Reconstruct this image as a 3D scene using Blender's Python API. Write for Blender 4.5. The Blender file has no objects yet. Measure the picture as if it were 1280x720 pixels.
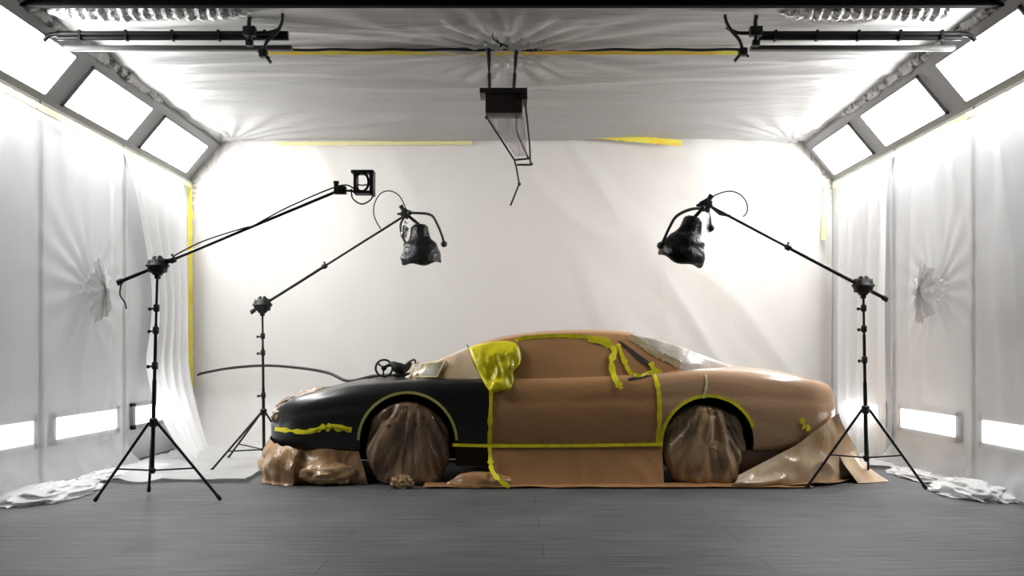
import bpy, bmesh, math, random
from mathutils import Vector, Matrix, noise
random.seed(7)
PI = math.pi
# ------------------------------------------------------------------ camera, world, exposure
F = 1100.0; H = 1.14; HOR = 442.0
cam = bpy.data.cameras.new('camera'); cam.sensor_width = 36; cam.lens = F/1280*36
cam.shift_y = (HOR-360)/1280; cam.clip_start = .05
camo = bpy.data.objects.new('camera', cam); bpy.context.scene.collection.objects.link(camo)
camo.location = (0, 0, H); camo.rotation_euler = (PI/2, 0, 0)
SC = bpy.context.scene; SC.camera = camo
SC.view_settings.view_transform = 'Standard'; SC.view_settings.look = 'None'
SC.view_settings.gamma = 1; SC.view_settings.exposure = 0.36
SC.view_settings.use_curve_mapping = False
W = bpy.data.worlds.new('world'); SC.world = W; W.use_nodes = True
W.node_tree.nodes['Background'].inputs[0].default_value = (.9, .95, 1, 1)
W.node_tree.nodes['Background'].inputs[1].default_value = .03
PANEL_STRENGTH = 32.0
WALL_LAMP_STRENGTH = 4.0
C = SC.collection
WX = 4.04; BACK = 11.12; CEIL = 3.87; FRONT = 6.5

def at(px, py, d):
    return Vector(((px-640)*d/F, d, H-(py-HOR)*d/F))
def lerp(a, b, t): return a+(b-a)*t
def table(tab, x):
    if x <= tab[0][0]: return tab[0][1]
    for (a, va), (b, vb) in zip(tab, tab[1:]):
        if x <= b:
            t = (x-a)/(b-a); return va+(vb-va)*t
    return tab[-1][1]
def smoothtable(tab, x):
    n = len(tab)
    if x <= tab[0][0]: return tab[0][1]
    if x >= tab[-1][0]: return tab[-1][1]
    for i in range(n-1):
        if x <= tab[i+1][0]:
            x0, y0 = tab[i]; x1, y1 = tab[i+1]; h = x1-x0; t = (x-x0)/h
            def sl(k):
                if k == 0: return (tab[1][1]-tab[0][1])/(tab[1][0]-tab[0][0])
                if k == n-1: return (tab[-1][1]-tab[-2][1])/(tab[-1][0]-tab[-2][0])
                return (tab[k+1][1]-tab[k-1][1])/(tab[k+1][0]-tab[k-1][0])
            m0, m1 = sl(i)*h, sl(i+1)*h
            return (2*t**3-3*t*t+1)*y0+(t**3-2*t*t+t)*m0+(-2*t**3+3*t*t)*y1+(t**3-t*t)*m1
def nz(x, y, z=0.0, s=1.0): return noise.noise(Vector((x*s, y*s, z*s)))
def ridge(x, y, z=0.0): return 1-abs(noise.noise(Vector((x, y, z))))*2

# ------------------------------------------------------------------ materials
def mat(name, col, rough=.5, metal=0, spec=.5, coat=0, emit=None, es=0, alpha=1, bump=None, var=None, trans=0):
    """bump=(strength, scale, (sx,sy,sz), distance); var=(colour2, scale, (sx,sy,sz), lo, hi)"""
    m = bpy.data.materials.new(name); m.use_nodes = True
    nt = m.node_tree; p = nt.nodes['Principled BSDF']
    p.inputs['Base Color'].default_value = (*col, 1); p.inputs['Roughness'].default_value = rough
    p.inputs['Metallic'].default_value = metal; p.inputs['Specular IOR Level'].default_value = spec
    p.inputs['Coat Weight'].default_value = coat; p.inputs['Coat Roughness'].default_value = .15
    p.inputs['Alpha'].default_value = alpha
    if emit:
        p.inputs['Emission Color'].default_value = (*emit, 1); p.inputs['Emission Strength'].default_value = es
    tc = nt.nodes.new('ShaderNodeTexCoord')
    def noisenode(scale, sv, detail=5, dist=0):
        mp = nt.nodes.new('ShaderNodeMapping'); mp.inputs['Scale'].default_value = sv
        nt.links.new(tc.outputs['Object'], mp.inputs[0])
        n = nt.nodes.new('ShaderNodeTexNoise'); n.inputs['Scale'].default_value = scale
        n.inputs['Detail'].default_value = detail; n.inputs['Distortion'].default_value = dist
        nt.links.new(mp.outputs[0], n.inputs['Vector']); return n
    if var:
        c2, s, sv, lo, hi = var
        n = noisenode(s, sv)
        r = nt.nodes.new('ShaderNodeValToRGB')
        r.color_ramp.elements[0].position = lo; r.color_ramp.elements[0].color = (*col, 1)
        r.color_ramp.elements[1].position = hi; r.color_ramp.elements[1].color = (*c2, 1)
        nt.links.new(n.outputs['Fac'], r.inputs[0]); nt.links.new(r.outputs[0], p.inputs['Base Color'])
    if bump:
        st, s, sv, dist = bump
        n = noisenode(s, sv, 6, .6)
        b = nt.nodes.new('ShaderNodeBump'); b.inputs['Strength'].default_value = st; b.inputs['Distance'].default_value = dist
        nt.links.new(n.outputs['Fac'], b.inputs['Height']); nt.links.new(b.outputs[0], p.inputs['Normal'])
    if trans:
        out = nt.nodes['Material Output']
        t = nt.nodes.new('ShaderNodeBsdfTranslucent'); t.inputs[0].default_value = (*col, 1)
        mx = nt.nodes.new('ShaderNodeMixShader'); mx.inputs[0].default_value = trans
        nt.links.new(p.outputs[0], mx.inputs[1]); nt.links.new(t.outputs[0], mx.inputs[2]); nt.links.new(mx.outputs[0], out.inputs[0])
    return m
M = {}
M['panel'] = mat('wall_panel', (.62, .63, .64), .45, bump=(.1, 2, (1, 1, 1), .01))
M['backwall'] = mat('back_wall_paint', (.80, .78, .745), .5)
M['seam'] = mat('panel_seam', (.22, .22, .23), .5)
M['film_back'] = mat('clear_film_back', (.80, .78, .745), .5, spec=.25, alpha=.55, bump=(.5, 1.6, (1.2, 1, .5), .05))
M['film_side'] = mat('clear_film_side', (.86, .87, .88), .3, spec=.4, alpha=.36, bump=(.5, 2.2, (1, 1.4, .35), .05))
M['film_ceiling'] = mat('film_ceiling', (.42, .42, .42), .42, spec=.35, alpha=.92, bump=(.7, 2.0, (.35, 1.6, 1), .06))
M['film_white'] = mat('film_white', (.95, .95, .95), .3, alpha=.9, bump=(.5, 7, (1, 1, .5), .03), trans=.3)
M['film_heap'] = mat('film_heap', (.9, .9, .9), .3, alpha=.75, bump=(.6, 14, (1, 1, 1), .02))
M['ceiling'] = mat('ceiling_panel', (.6, .6, .6), .6)
M['housing'] = mat('grey_housing', (.24, .24, .245), .5, metal=.1)
M['frame'] = mat('grey_frame', (.36, .36, .37), .45, metal=.2)
M['lamp'] = mat('lamp_diffuser', (.9, .9, .9), .4, emit=(1, 1, 1), es=PANEL_STRENGTH)
M['walllamp'] = mat('wall_lamp_diffuser', (.9, .9, .9), .4, emit=(1, 1, 1), es=WALL_LAMP_STRENGTH)
M['black'] = mat('black_metal', (.012, .012, .013), .42, metal=.3)
M['blackplastic'] = mat('black_plastic', (.010, .010, .010), .5)
M['rubber'] = mat('black_rubber', (.01, .01, .01), .6)
M['cinefoil'] = mat('black_foil', (.014, .015, .015), .38, metal=.5, bump=(.8, 16, (1, 1, 1), .02))
M['silver'] = mat('silver_foil', (.75, .75, .76), .25, metal=.9, bump=(.7, 24, (1, 1, 1), .02))
M['duct'] = mat('foil_duct', (.42, .42, .43), .35, metal=.6, bump=(1, 45, (1, 1, 1), .03), var=((.85, .85, .86), 38, (1, 1, 1), .4, .6))
M['greybar'] = mat('grey_bar', (.07, .07, .07), .5, metal=.4)
M['brownbox'] = mat('dark_brown_box', (.018, .011, .010), .45)
M['pinkfilm'] = mat('pink_film', (.78, .62, .66), .3, alpha=.4)
M['yellow'] = mat('yellow_tape', (.98, .88, .03), .4, var=((.80, .74, .02), 14, (1, 1, 1), .45, .65))
M['yellowpale'] = mat('pale_yellow_tape', (.80, .74, .38), .5, alpha=.8)
M['yelloworange'] = mat('amber_tape', (.80, .58, .06), .45, var=((.8, .74, .1), 3, (1, 1, 1), .4, .6))
M['yellowfilm'] = mat('yellow_film', (.88, .78, .01), .3, bump=(.6, 13, (1, 1, .6), .03), var=((.66, .56, .01), 8, (1, 1, 1), .4, .65))
M['paint'] = mat('black_primer', (.010, .009, .010), .33, coat=.25, bump=(.15, 3, (1, 1, 1), .02))
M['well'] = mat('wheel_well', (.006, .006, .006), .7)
M['paper'] = mat('brown_paper', (.54, .285, .122), .36, spec=.4, coat=.25, bump=(.35, 2.4, (.8, 1, 1.4), .05), var=((.45, .235, .10), 2.0, (.6, 1, 1), .35, .7))
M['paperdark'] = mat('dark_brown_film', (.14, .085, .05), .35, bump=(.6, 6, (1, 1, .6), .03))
M['papertan'] = mat('tan_film', (.60, .38, .19), .26, coat=.3, bump=(.8, 7, (1, 1, .5), .05), var=((.34, .19, .085), 4, (1, 1, 1), .4, .65))
M['paperpale'] = mat('pale_film', (.84, .68, .50), .25, coat=.3, bump=(.5, 5, (1, 1, .5), .04), var=((.62, .38, .18), 2, (1, 1, 1), .42, .68))
M['glassfilm'] = mat('film_over_glass', (.42, .38, .33), .18, coat=.4, bump=(.5, 7, (1, 1, 1), .03), var=((.68, .62, .55), 5, (1, 1, 1), .4, .6))
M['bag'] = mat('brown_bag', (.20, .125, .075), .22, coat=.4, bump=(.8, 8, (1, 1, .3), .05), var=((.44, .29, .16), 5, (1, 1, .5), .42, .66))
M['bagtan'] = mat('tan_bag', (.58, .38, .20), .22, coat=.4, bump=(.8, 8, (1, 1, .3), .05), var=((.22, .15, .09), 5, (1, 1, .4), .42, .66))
M['rearfilm'] = mat('rear_brown_film', (.62, .38, .21), .26, coat=.8, bump=(.4, 3, (.5, 1, 1.2), .04), var=((.50, .30, .165), 2, (.5, 1, 1), .35, .7))
M['darkgap'] = mat('dark_gap', (.02, .014, .01), .6)
M['floorsheet'] = mat('floor_film', (.82, .82, .82), .3, alpha=.62, bump=(.5, 5, (1, 1, 1), .03))

# floor: long grey planks with fine streaks
m = bpy.data.materials.new('grey_plank_floor'); m.use_nodes = True; nt = m.node_tree; p = nt.nodes['Principled BSDF']
tc = nt.nodes.new('ShaderNodeTexCoord')
mp = nt.nodes.new('ShaderNodeMapping'); mp.inputs['Scale'].default_value = (.9, 16, 1)
nt.links.new(tc.outputs['Object'], mp.inputs[0])
n1 = nt.nodes.new('ShaderNodeTexNoise'); n1.inputs['Scale'].default_value = 2.4; n1.inputs['Detail'].default_value = 8
nt.links.new(mp.outputs[0], n1.inputs['Vector'])
n2 = nt.nodes.new('ShaderNodeTexNoise'); n2.inputs['Scale'].default_value = 1.3; n2.inputs['Detail'].default_value = 4
nt.links.new(tc.outputs['Object'], n2.inputs['Vector'])
br = nt.nodes.new('ShaderNodeTexBrick'); br.offset = .5; br.inputs['Scale'].default_value = 1
br.inputs['Brick Width'].default_value = 2.4; br.inputs['Row Height'].default_value = .42; br.inputs['Mortar Size'].default_value = .006
br.inputs['Color1'].default_value = (.9, .9, .9, 1); br.inputs['Color2'].default_value = (1, 1, 1, 1); br.inputs['Mortar'].default_value = (.6, .6, .6, 1)
mpb = nt.nodes.new('ShaderNodeMapping'); mpb.inputs['Location'].default_value = (1.02, .1, 0)
nt.links.new(tc.outputs['Object'], mpb.inputs[0]); nt.links.new(mpb.outputs[0], br.inputs['Vector'])
r = nt.nodes.new('ShaderNodeValToRGB'); r.color_ramp.elements[0].position = .3; r.color_ramp.elements[0].color = (.068, .070, .075, 1)
r.color_ramp.elements[1].position = .75; r.color_ramp.elements[1].color = (.17, .173, .18, 1)
ad = nt.nodes.new('ShaderNodeMath'); ad.operation = 'ADD'; nt.links.new(n1.outputs['Fac'], ad.inputs[0])
sb = nt.nodes.new('ShaderNodeMath'); sb.operation = 'MULTIPLY_ADD'; sb.inputs[1].default_value = .5; sb.inputs[2].default_value = -.25
nt.links.new(n2.outputs['Fac'], sb.inputs[0]); nt.links.new(sb.outputs[0], ad.inputs[1]); nt.links.new(ad.outputs[0], r.inputs[0])
mx = nt.nodes.new('ShaderNodeMix'); mx.data_type = 'RGBA'; mx.blend_type = 'MULTIPLY'; mx.inputs[0].default_value = 1
nt.links.new(r.outputs[0], mx.inputs[6]); nt.links.new(br.outputs['Color'], mx.inputs[7]); nt.links.new(mx.outputs[2], p.inputs['Base Color'])
p.inputs['Roughness'].default_value = .55; p.inputs['Specular IOR Level'].default_value = .3
bp = nt.nodes.new('ShaderNodeBump'); bp.inputs['Strength'].default_value = .25; bp.inputs['Distance'].default_value = .01
nt.links.new(n1.outputs['Fac'], bp.inputs['Height']); nt.links.new(bp.outputs[0], p.inputs['Normal'])
M['floor'] = m

# ------------------------------------------------------------------ mesh helpers
def link(name, bm, material, parent=None, smooth=True, sharp=40):
    me = bpy.data.meshes.new(name)
    bmesh.ops.recalc_face_normals(bm, faces=bm.faces)
    for f in bm.faces: f.smooth = smooth
    bm.to_mesh(me); bm.free()
    for x in (material if isinstance(material, (list, tuple)) else [material]): me.materials.append(x)
    if smooth: me.set_sharp_from_angle(angle=math.radians(sharp))
    o = bpy.data.objects.new(name, me); C.objects.link(o)
    if parent:
        o.parent = parent; o.matrix_parent_inverse = Matrix.Translation(parent.location).inverted()
    return o
def empty(name, loc, label, cat, group=None):
    o = bpy.data.objects.new(name, None); C.objects.link(o); o.location = loc; o.empty_display_size = .2
    o['label'] = label; o['category'] = cat
    if group: o['group'] = group
    return o
def tag(o, label, cat, group=None):
    o['label'] = label; o['category'] = cat
    if group: o['group'] = group
    return o
def struct(o): o['kind'] = 'structure'; return o
def box(bm, lo, hi, rot=None, bevel=0):
    c = [(a+b)/2 for a, b in zip(lo, hi)]; s = [abs(b-a) for a, b in zip(lo, hi)]
    mt = Matrix.Translation(c) @ (rot.to_4x4() if rot else Matrix()) @ Matrix.Diagonal((*s, 1))
    g = bmesh.ops.create_cube(bm, size=1, matrix=mt)
    if bevel:
        es = {e for v in g['verts'] for e in v.link_edges}
        bmesh.ops.bevel(bm, geom=list(es), offset=bevel, segments=2, affect='EDGES', profile=.6)
def catmull(pts, n=6):
    pts = [Vector(p) for p in pts]; out = []
    for i in range(len(pts)-1):
        p0 = pts[max(i-1, 0)]; p1 = pts[i]; p2 = pts[i+1]; p3 = pts[min(i+2, len(pts)-1)]
        for k in range(n):
            t = k/n
            out.append(.5*((2*p1)+(p2-p0)*t+(2*p0-5*p1+4*p2-p3)*t*t+(3*p1-p0-3*p2+p3)*t**3))
    out.append(pts[-1]); return out
def tube(bm, pts, r, seg=10, cap=True):
    pts = [Vector(p) for p in pts]
    rr = r if isinstance(r, (list, tuple)) else [r]*len(pts)
    rings = []; up = None
    for i, p in enumerate(pts):
        t = (pts[min(i+1, len(pts)-1)]-pts[max(i-1, 0)]).normalized()
        if up is None: up = Vector((0, 0, 1)) if abs(t.z) < .9 else Vector((1, 0, 0))
        a = t.cross(up).normalized(); b = a.cross(t).normalized(); up = b
        rings.append([bm.verts.new(p+(a*math.cos(k*2*PI/seg)+b*math.sin(k*2*PI/seg))*rr[i]) for k in range(seg)])
    for A, B in zip(rings, rings[1:]):
        for k in range(seg): bm.faces.new((A[k], A[(k+1) % seg], B[(k+1) % seg], B[k]))
    if cap: bm.faces.new(rings[0][::-1]); bm.faces.new(rings[-1])
def grid(bm, fn, nu, nv, closeu=False):
    vs = [[bm.verts.new(fn(i/nu, j/nv)) for j in range(nv+1)] for i in range(nu+(0 if closeu else 1))]
    for i in range(nu):
        for j in range(nv):
            a = vs[i]; b = vs[(i+1) % len(vs)]
            bm.faces.new((a[j], b[j], b[j+1], a[j+1]))
    return vs
def sheet(name, fn, nu, nv, material, parent=None, thick=0, closeu=False, sharp=60):
    bm = bmesh.new(); grid(bm, fn, nu, nv, closeu)
    if thick:
        bmesh.ops.recalc_face_normals(bm, faces=bm.faces)
        bmesh.ops.solidify(bm, geom=bm.faces[:], thickness=thick)
    return link(name, bm, material, parent, sharp=sharp)
def blob(name, c, s, material, parent=None, amp=.2, fr=4, seed=0, floor=None, sub=4, fold=None):
    bm = bmesh.new(); bmesh.ops.create_icosphere(bm, subdivisions=sub, radius=1)
    for v in bm.verts:
        q = v.co.copy()
        d = 1+amp*(ridge(q.x*fr+seed, q.y*fr, q.z*fr)-.5)+amp*.5*ridge(q.x*fr*2.3, q.y*fr*2.3+seed, q.z*fr*2.3)
        q *= d
        v.co = Vector((c[0]+q.x*s[0], c[1]+q.y*s[1], c[2]+q.z*s[2]))
        if fold: v.co = fold(v.co)
        if floor is not None and v.co.z < floor: v.co.z = floor
    return link(name, bm, material, parent, sharp=80)

# ------------------------------------------------------------------ room shell
bm = bmesh.new(); box(bm, (-7, .4, -.1), (7, BACK+.1, 0)); struct(link('floor', bm, M['floor'], smooth=False))
bm = bmesh.new(); box(bm, (-WX-.1, BACK, 0), (WX+.1, BACK+.1, CEIL+.1)); struct(link('wall_back', bm, M['backwall'], smooth=False))
bm = bmesh.new(); box(bm, (-WX-.1, FRONT, CEIL), (WX+.1, BACK, CEIL+.1)); struct(link('ceiling', bm, M['ceiling'], smooth=False))
TOPW = H+2.17
for sgn, nm, seams in ((-1, 'left', (7.54, 9.16)), (1, 'right', (7.70, 9.30))):
    bm = bmesh.new(); ys = [FRONT, *seams, BACK]
    for a, b in zip(ys, ys[1:]):
        x0, x1 = sorted((sgn*WX, sgn*(WX+.1)))
        box(bm, (x0, a+.012, 0), (x1, b-.012, CEIL), bevel=.006)
    w = struct(link('wall_'+nm, bm, M['panel'], smooth=False))
    for s in seams:
        bm = bmesh.new(); x0, x1 = sorted((sgn*(WX-.012), sgn*(WX+.06)))
        box(bm, (x0, s-.022, 0), (x1, s+.022, TOPW-.05)); link('seam_profile', bm, M['seam'], w, smooth=False)
# slanted lamp housing, section (inward offset t, height)
def slant(sgn, t, d, lift=0):   # t = 0 at the wall .. .365 at the top; lift = out of the face
    nx, nzz = 1.2/1.562, -1/1.562
    return Vector((sgn*(WX-t-nx*lift), d, TOPW+1.2*t+nzz*lift))
LIGHTS = {-1: ((6.2, 7.49), (7.82, 9.08), (9.43, 10.73)), 1: ((6.45, 7.70), (8.08, 9.36), (9.72, 10.85))}
lamp_words = {(-1, 0): 'large bright ceiling lamp cut by the left picture edge', (-1, 1): 'bright slanted ceiling lamp, middle one of the left row',
              (-1, 2): 'smallest bright ceiling lamp of the left row beside the back corner',
              (1, 0): 'large bright ceiling lamp cut by the top right picture corner', (1, 1): 'bright slanted ceiling lamp, middle one of the right row',
              (1, 2): 'smallest bright ceiling lamp of the right row beside the back corner'}
for sgn, nm in ((-1, 'left'), (1, 'right')):
    bm = bmesh.new()
    prof = [(0, -.06), (-.02, 0.0)]
    a = [slant(sgn, -.0, FRONT-.4), slant(sgn, .372, FRONT-.4), Vector((sgn*(WX-.372), FRONT-.4, CEIL+.05)), Vector((sgn*(WX+.05), FRONT-.4, CEIL+.05)), Vector((sgn*(WX+.05), FRONT-.4, TOPW-.02))]
    b = [Vector((v.x, BACK, v.z)) for v in a]
    va = [bm.verts.new(v) for v in a]; vb = [bm.verts.new(v) for v in b]
    for k in range(5): bm.faces.new((va[k], va[(k+1) % 5], vb[(k+1) % 5], vb[k]))
    bm.faces.new(va[::-1]); bm.faces.new(vb)
    h = struct(link('trim_1' if sgn < 0 else 'trim_2', bm, M['housing'], smooth=False))
    for i, (d0, d1) in enumerate(LIGHTS[sgn]):
        ctr = slant(sgn, .17, (d0+d1)/2, .0)
        t = empty('ceiling_lamp', ctr, lamp_words[(sgn, i)], 'ceiling lamp', 'slanted ceiling lamps of the %s row' % nm)
        bm = bmesh.new()
        q = [slant(sgn, .045, d0, .02), slant(sgn, .309, d0, .02), slant(sgn, .309, d1, .02), slant(sgn, .045, d1, .02)]
        q2 = [slant(sgn, .045, d0, .004), slant(sgn, .309, d0, .004), slant(sgn, .309, d1, .004), slant(sgn, .045, d1, .004)]
        v1 = [bm.verts.new(v) for v in q]; v2 = [bm.verts.new(v) for v in q2]
        bm.faces.new(v1); bm.faces.new(v2[::-1])
        for k in range(4): bm.faces.new((v1[k], v1[(k+1) % 4], v2[(k+1) % 4], v2[k]))
        link('diffuser', bm, M['lamp'], t, smooth=False)
        bm = bmesh.new()
        for (ta, da, tb, db) in ((.032, d0-.02, .045, d1+.02), (.309, d0-.02, .322, d1+.02), (.032, d0-.02, .322, d0), (.032, d1, .322, d1+.02)):
            q = [slant(sgn, ta, da, .03), slant(sgn, tb, da, .03), slant(sgn, tb, db, .03), slant(sgn, ta, db, .03)]
            q2 = [slant(sgn, ta, da, .002), slant(sgn, tb, da, .002), slant(sgn, tb, db, .002), slant(sgn, ta, db, .002)]
            v1 = [bm.verts.new(v) for v in q]; v2 = [bm.verts.new(v) for v in q2]
            bm.faces.new(v1); bm.faces.new(v2[::-1])
            for k in range(4): bm.faces.new((v1[k], v1[(k+1) % 4], v2[(k+1) % 4], v2[k]))
        link('frame', bm, M['housing'], t, smooth=False)
# low wall lamps
WL = [(-1, 6.72, 7.37, 'low white strip lamp in the left wall cut by the picture edge'),
      (-1, 7.73, 8.92, 'widest low white strip lamp in the left wall below the gathered film'),
      (-1, 9.36, 10.15, 'low white strip lamp in the left wall half behind the hanging film'),
      (1, 6.70, 7.50, 'low white strip lamp in the right wall cut by the picture edge'),
      (1, 7.94, 9.07, 'widest low white strip lamp in the right wall below the gathered film'),
      (1, 9.55, 10.4, 'low white strip lamp in the right wall behind the tripod pole and film')]
for sgn, d0, d1, lab in WL:
    z0, z1 = .385, .575
    t = empty('wall_lamp', (sgn*WX, (d0+d1)/2, (z0+z1)/2), lab, 'wall lamp', 'low strip lamps along the %s wall' % ('left' if sgn < 0 else 'right'))
    bm = bmesh.new(); x0, x1 = sorted((sgn*(WX-.03), sgn*(WX+.005)))
    box(bm, (x0, d0, z0), (x1, d1, z1), bevel=.004); link('diffuser', bm, M['walllamp'], t)
    bm = bmesh.new(); x0, x1 = sorted((sgn*(WX-.04), sgn*(WX+.0)))
    for a, b in (((d0-.06, z0-.05), (d1+.06, z0)), ((d0-.06, z1), (d1+.06, z1+.04)), ((d0-.06, z0-.05), (d0, z1+.04)), ((d1, z0-.05), (d1+.06, z1+.04))):
        box(bm, (x0, a[0], a[1]), (x1, b[0], b[1]), bevel=.004)
    link('frame', bm, M['frame'], t)

# ------------------------------------------------------------------ films on walls and ceiling
def back_film(u, v):
    x = lerp(-WX+.03, WX-.03, u); z = lerp(.02, CEIL-.03, v)
    y = BACK-.05
    # fan of folds from the two upper corners and long swags from the right
    for cx, cz, k in ((-3.75, 3.25, 9.0), (3.7, 3.3, 9.0)):
        dx, dz = x-cx, z-cz; r = math.hypot(dx, dz)+1e-4; a = math.atan2(dz, dx)
        y -= .065*math.exp(-r*1.2)*(.5+.5*math.sin(a*26+1.5*nz(r*3, cx)))
    y -= .055*max(0, ridge((x*1.0+z*.75)*1.1, (z-x*.5)*.25, 2.2)-.4)*(1 if x > 0 else .5)
    y -= .018*max(0, ridge(x*1.6+.25*z, z*.28, 7.7)-.5)
    f = max(0, (.70-z))
    y -= f*f*1.3*(1+.5*nz(x*2.2, 1.1))
    return Vector((x, y, z))
tag(sheet('plastic_sheet', back_film, 260, 120, M['film_back']), 'wide clear plastic sheet hung over the white back wall', 'plastic sheet')
def ceil_film(u, v):
    x = lerp(-3.66, 3.66, u); d = lerp(6.72, BACK-.10, v)
    sag = .035*(math.sin((d-7.76)*PI/3.3) if d > 7.76 else math.sin((7.76-d)*PI/1.3))
    z = CEIL-.035-abs(sag)
    z -= .035*max(0, ridge(x*.35, d*1.8+.15*x, 3.3)-.35)
    for cx, cd in ((-.16, 7.76), (.04, 7.76)):
        dx, dd = x-cx, d-cd; r = math.hypot(dx, dd)+1e-4
        z -= .03*math.exp(-r*.9)*(.5+.5*math.sin(math.atan2(dd, dx)*22))
    for cx, cd in ((-3.5, 11), (3.5, 11)):
        dx, dd = x-cx, d-cd; r = math.hypot(dx, dd)+1e-4
        z -= .04*math.exp(-r*1.1)*(.5+.5*math.sin(math.atan2(dd, dx)*24))
    return Vector((x, d, z))
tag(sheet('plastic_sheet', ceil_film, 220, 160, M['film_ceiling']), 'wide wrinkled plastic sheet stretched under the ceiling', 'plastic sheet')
def side_film(sgn, d0, d1, seed):
    knot = (8.2, 1.75)
    def fn(u, v):
        d = lerp(d0, d1, u); z = lerp(.03, TOPW-.085, v); top = max(0, (z-(TOPW-.6))/.6)
        off = .07+.02*nz(d*.8, z*.4, seed)
        s = -1 if d < 8.7 else 1
        off += .055*max(0, ridge((d+s*.25*z)*1.5, z*.18, seed+.4)-.35)
        off += .012*math.sin(d*17+2.5*nz(d, z*.6, seed))*max(0, nz(d*.6, z*.3, seed+9)+.15)*2
        dx, dz = d-knot[0], z-knot[1]; r = math.hypot(dx, dz)+1e-4
        off += .055*math.exp(-r*2.6)*(.5+.5*math.sin(math.atan2(dz, dx)*17))
        if z < .3: off += (.3-z)**2*2.2*(1+.6*nz(d*4, seed))
        off = lerp(off, .03, top**2)
        return Vector((sgn*(WX-off), d, z))
    return fn
tag(sheet('plastic_sheet', side_film(-1, FRONT, 9.02, 1.0), 150, 110, M['film_side']), 'clear plastic sheet over the left wall panels', 'plastic sheet')
tag(sheet('plastic_sheet', side_film(1, FRONT, 9.16, 5.0), 150, 110, M['film_side']), 'clear plastic sheet over the right wall panels', 'plastic sheet')
# white curtains in the two back corners
def curtain(sgn, seed):
    def fn(u, v):
        z = lerp(.02, TOPW-.09, v)
        d = lerp(9.2, BACK-.5, u)
        if sgn < 0:                       # the left one sweeps forward and narrows at mid height
            pinch = math.exp(-((z-1.7)/.9)**2)
            d = lerp(9.0+.35*pinch+.25*math.sin(z*1.1), BACK-.5, u)
        off = .13+.045*math.sin(u*30+1.2*nz(u*3, z*.5, seed))+.03*nz(u*7, z*.4, seed+3)
        if sgn < 0:
            off += .62*(max(0, 1.15-z)/1.15)**1.6*(.35+.65*(1-u))
        off = lerp(off, .06+.02*math.sin(u*30), max(0, (z-(TOPW-.6))/.6)**2)
        return Vector((sgn*(WX-off), d, z))
    return fn
tag(sheet('plastic_curtain', curtain(-1, 2.0), 120, 80, M['film_white']), 'folded white plastic curtain in the left back corner', 'plastic curtain')
tag(sheet('plastic_curtain', curtain(1, 8.0), 120, 80, M['film_white']), 'folded white plastic curtain in the right back corner behind the tripod', 'plastic curtain')

# gathered knots on the side walls
for sgn, lab in ((-1, 'grey knot of gathered film on the left wall'), (1, 'grey knot of gathered film on the right wall')):
    c = Vector((sgn*(WX-.20), 8.2, 1.75))
    def rose(u, v, c=c, sgn=sgn):
        a = u*2*PI; r = v*(.19+.05*math.sin(a*5+sgn)*.6+.06*max(0, -math.sin(a)))
        dep = .05*(1-v)+.025*math.sin(a*13+v*3)*(.3+v)*(1.1-v*.4)
        return Vector((c.x-sgn*dep, c.y+r*math.cos(a), c.z+r*math.sin(a)*1.25))
    tag(sheet('film_knot', rose, 90, 10, mat('knot_film', (.42, .42, .42), .3, alpha=.55, bump=(.8, 20, (1, 1, 1), .02)), closeu=True), lab, 'film knot')

# crumpled film rolled along the housings' upper edges
def rolled(sgn, d0, d1, lab, seed, mt):
    def fn(u, v):
        d = lerp(d0, d1, v); a = u*2*PI
        c = slant(sgn, .385, d, -.01)
        r = (.035+.02*nz(d*4, seed, 0)+.016*ridge(d*9, a*1.2, seed))*min(1, 6*v+.1, 6*(1-v)+.1)
        return Vector((c.x+r*math.cos(a), d, c.z+.02+r*math.sin(a)*1.3))
    tag(sheet('rolled_film', fn, 14, 110, mt, closeu=True), lab, 'rolled film')
M['rollfilm'] = mat('grey_roll_film', (.5, .5, .5), .25, alpha=.9, bump=(1, 22, (1, 1, 1), .03), var=((.05, .05, .05), 9, (1, 1, 1), .5, .62))
rolled(-1, 6.5, 7.35, 'crumpled film roll on the left lamp housing above its largest lamp', 1.0, M['rollfilm'])
rolled(-1, 7.4, 9.3, 'long crumpled film roll on the left lamp housing above its middle lamp', 2.0, M['rollfilm'])
rolled(1, 6.5, 7.35, 'crumpled film roll on the right lamp housing above its largest lamp', 3.0, M['rollfilm'])
rolled(1, 7.4, 9.9, 'long crumpled film roll on the right lamp housing above its middle lamp', 4.0, M['rollfilm'])

# tapes of the room
def ribbon(bm, pts, w, nrm, th=.004, jit=0, seed=0):
    pts = [Vector(p) for p in pts]; L = []
    for i, p in enumerate(pts):
        t = (pts[min(i+1, len(pts)-1)]-pts[max(i-1, 0)]).normalized(); n = Vector(nrm(p) if callable(nrm) else nrm).normalized()
        s = t.cross(n).normalized()
        ww = (w[i] if isinstance(w, (list, tuple)) else w)*(1+jit*nz(i*.9, seed, 1)*1.6)/2
        o = jit*.006*nz(i*.7, seed, 5)
        L.append([bm.verts.new(p+s*ww+n*o), bm.verts.new(p-s*ww+n*o), bm.verts.new(p-s*ww+n*(th+o+jit*.006*(1+nz(i*1.3, seed)))), bm.verts.new(p+s*ww+n*(th+o+jit*.006))])
    for A, B in zip(L, L[1:]):
        for k in range(4): bm.faces.new((A[k], A[(k+1) % 4], B[(k+1) % 4], B[k]))
    bm.faces.new(L[0][::-1]); bm.faces.new(L[-1])
def line(a, b, n): return [Vector(a).lerp(Vector(b), i/n) for i in range(n+1)]
def rtape(a, b, w, nrm, mt, lab, jit=.3, n=40, seed=0):
    bm = bmesh.new(); ribbon(bm, line(a, b, n), w, nrm, .004, jit, seed); tag(link('masking_tape', bm, mt), lab, 'masking tape')
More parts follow.
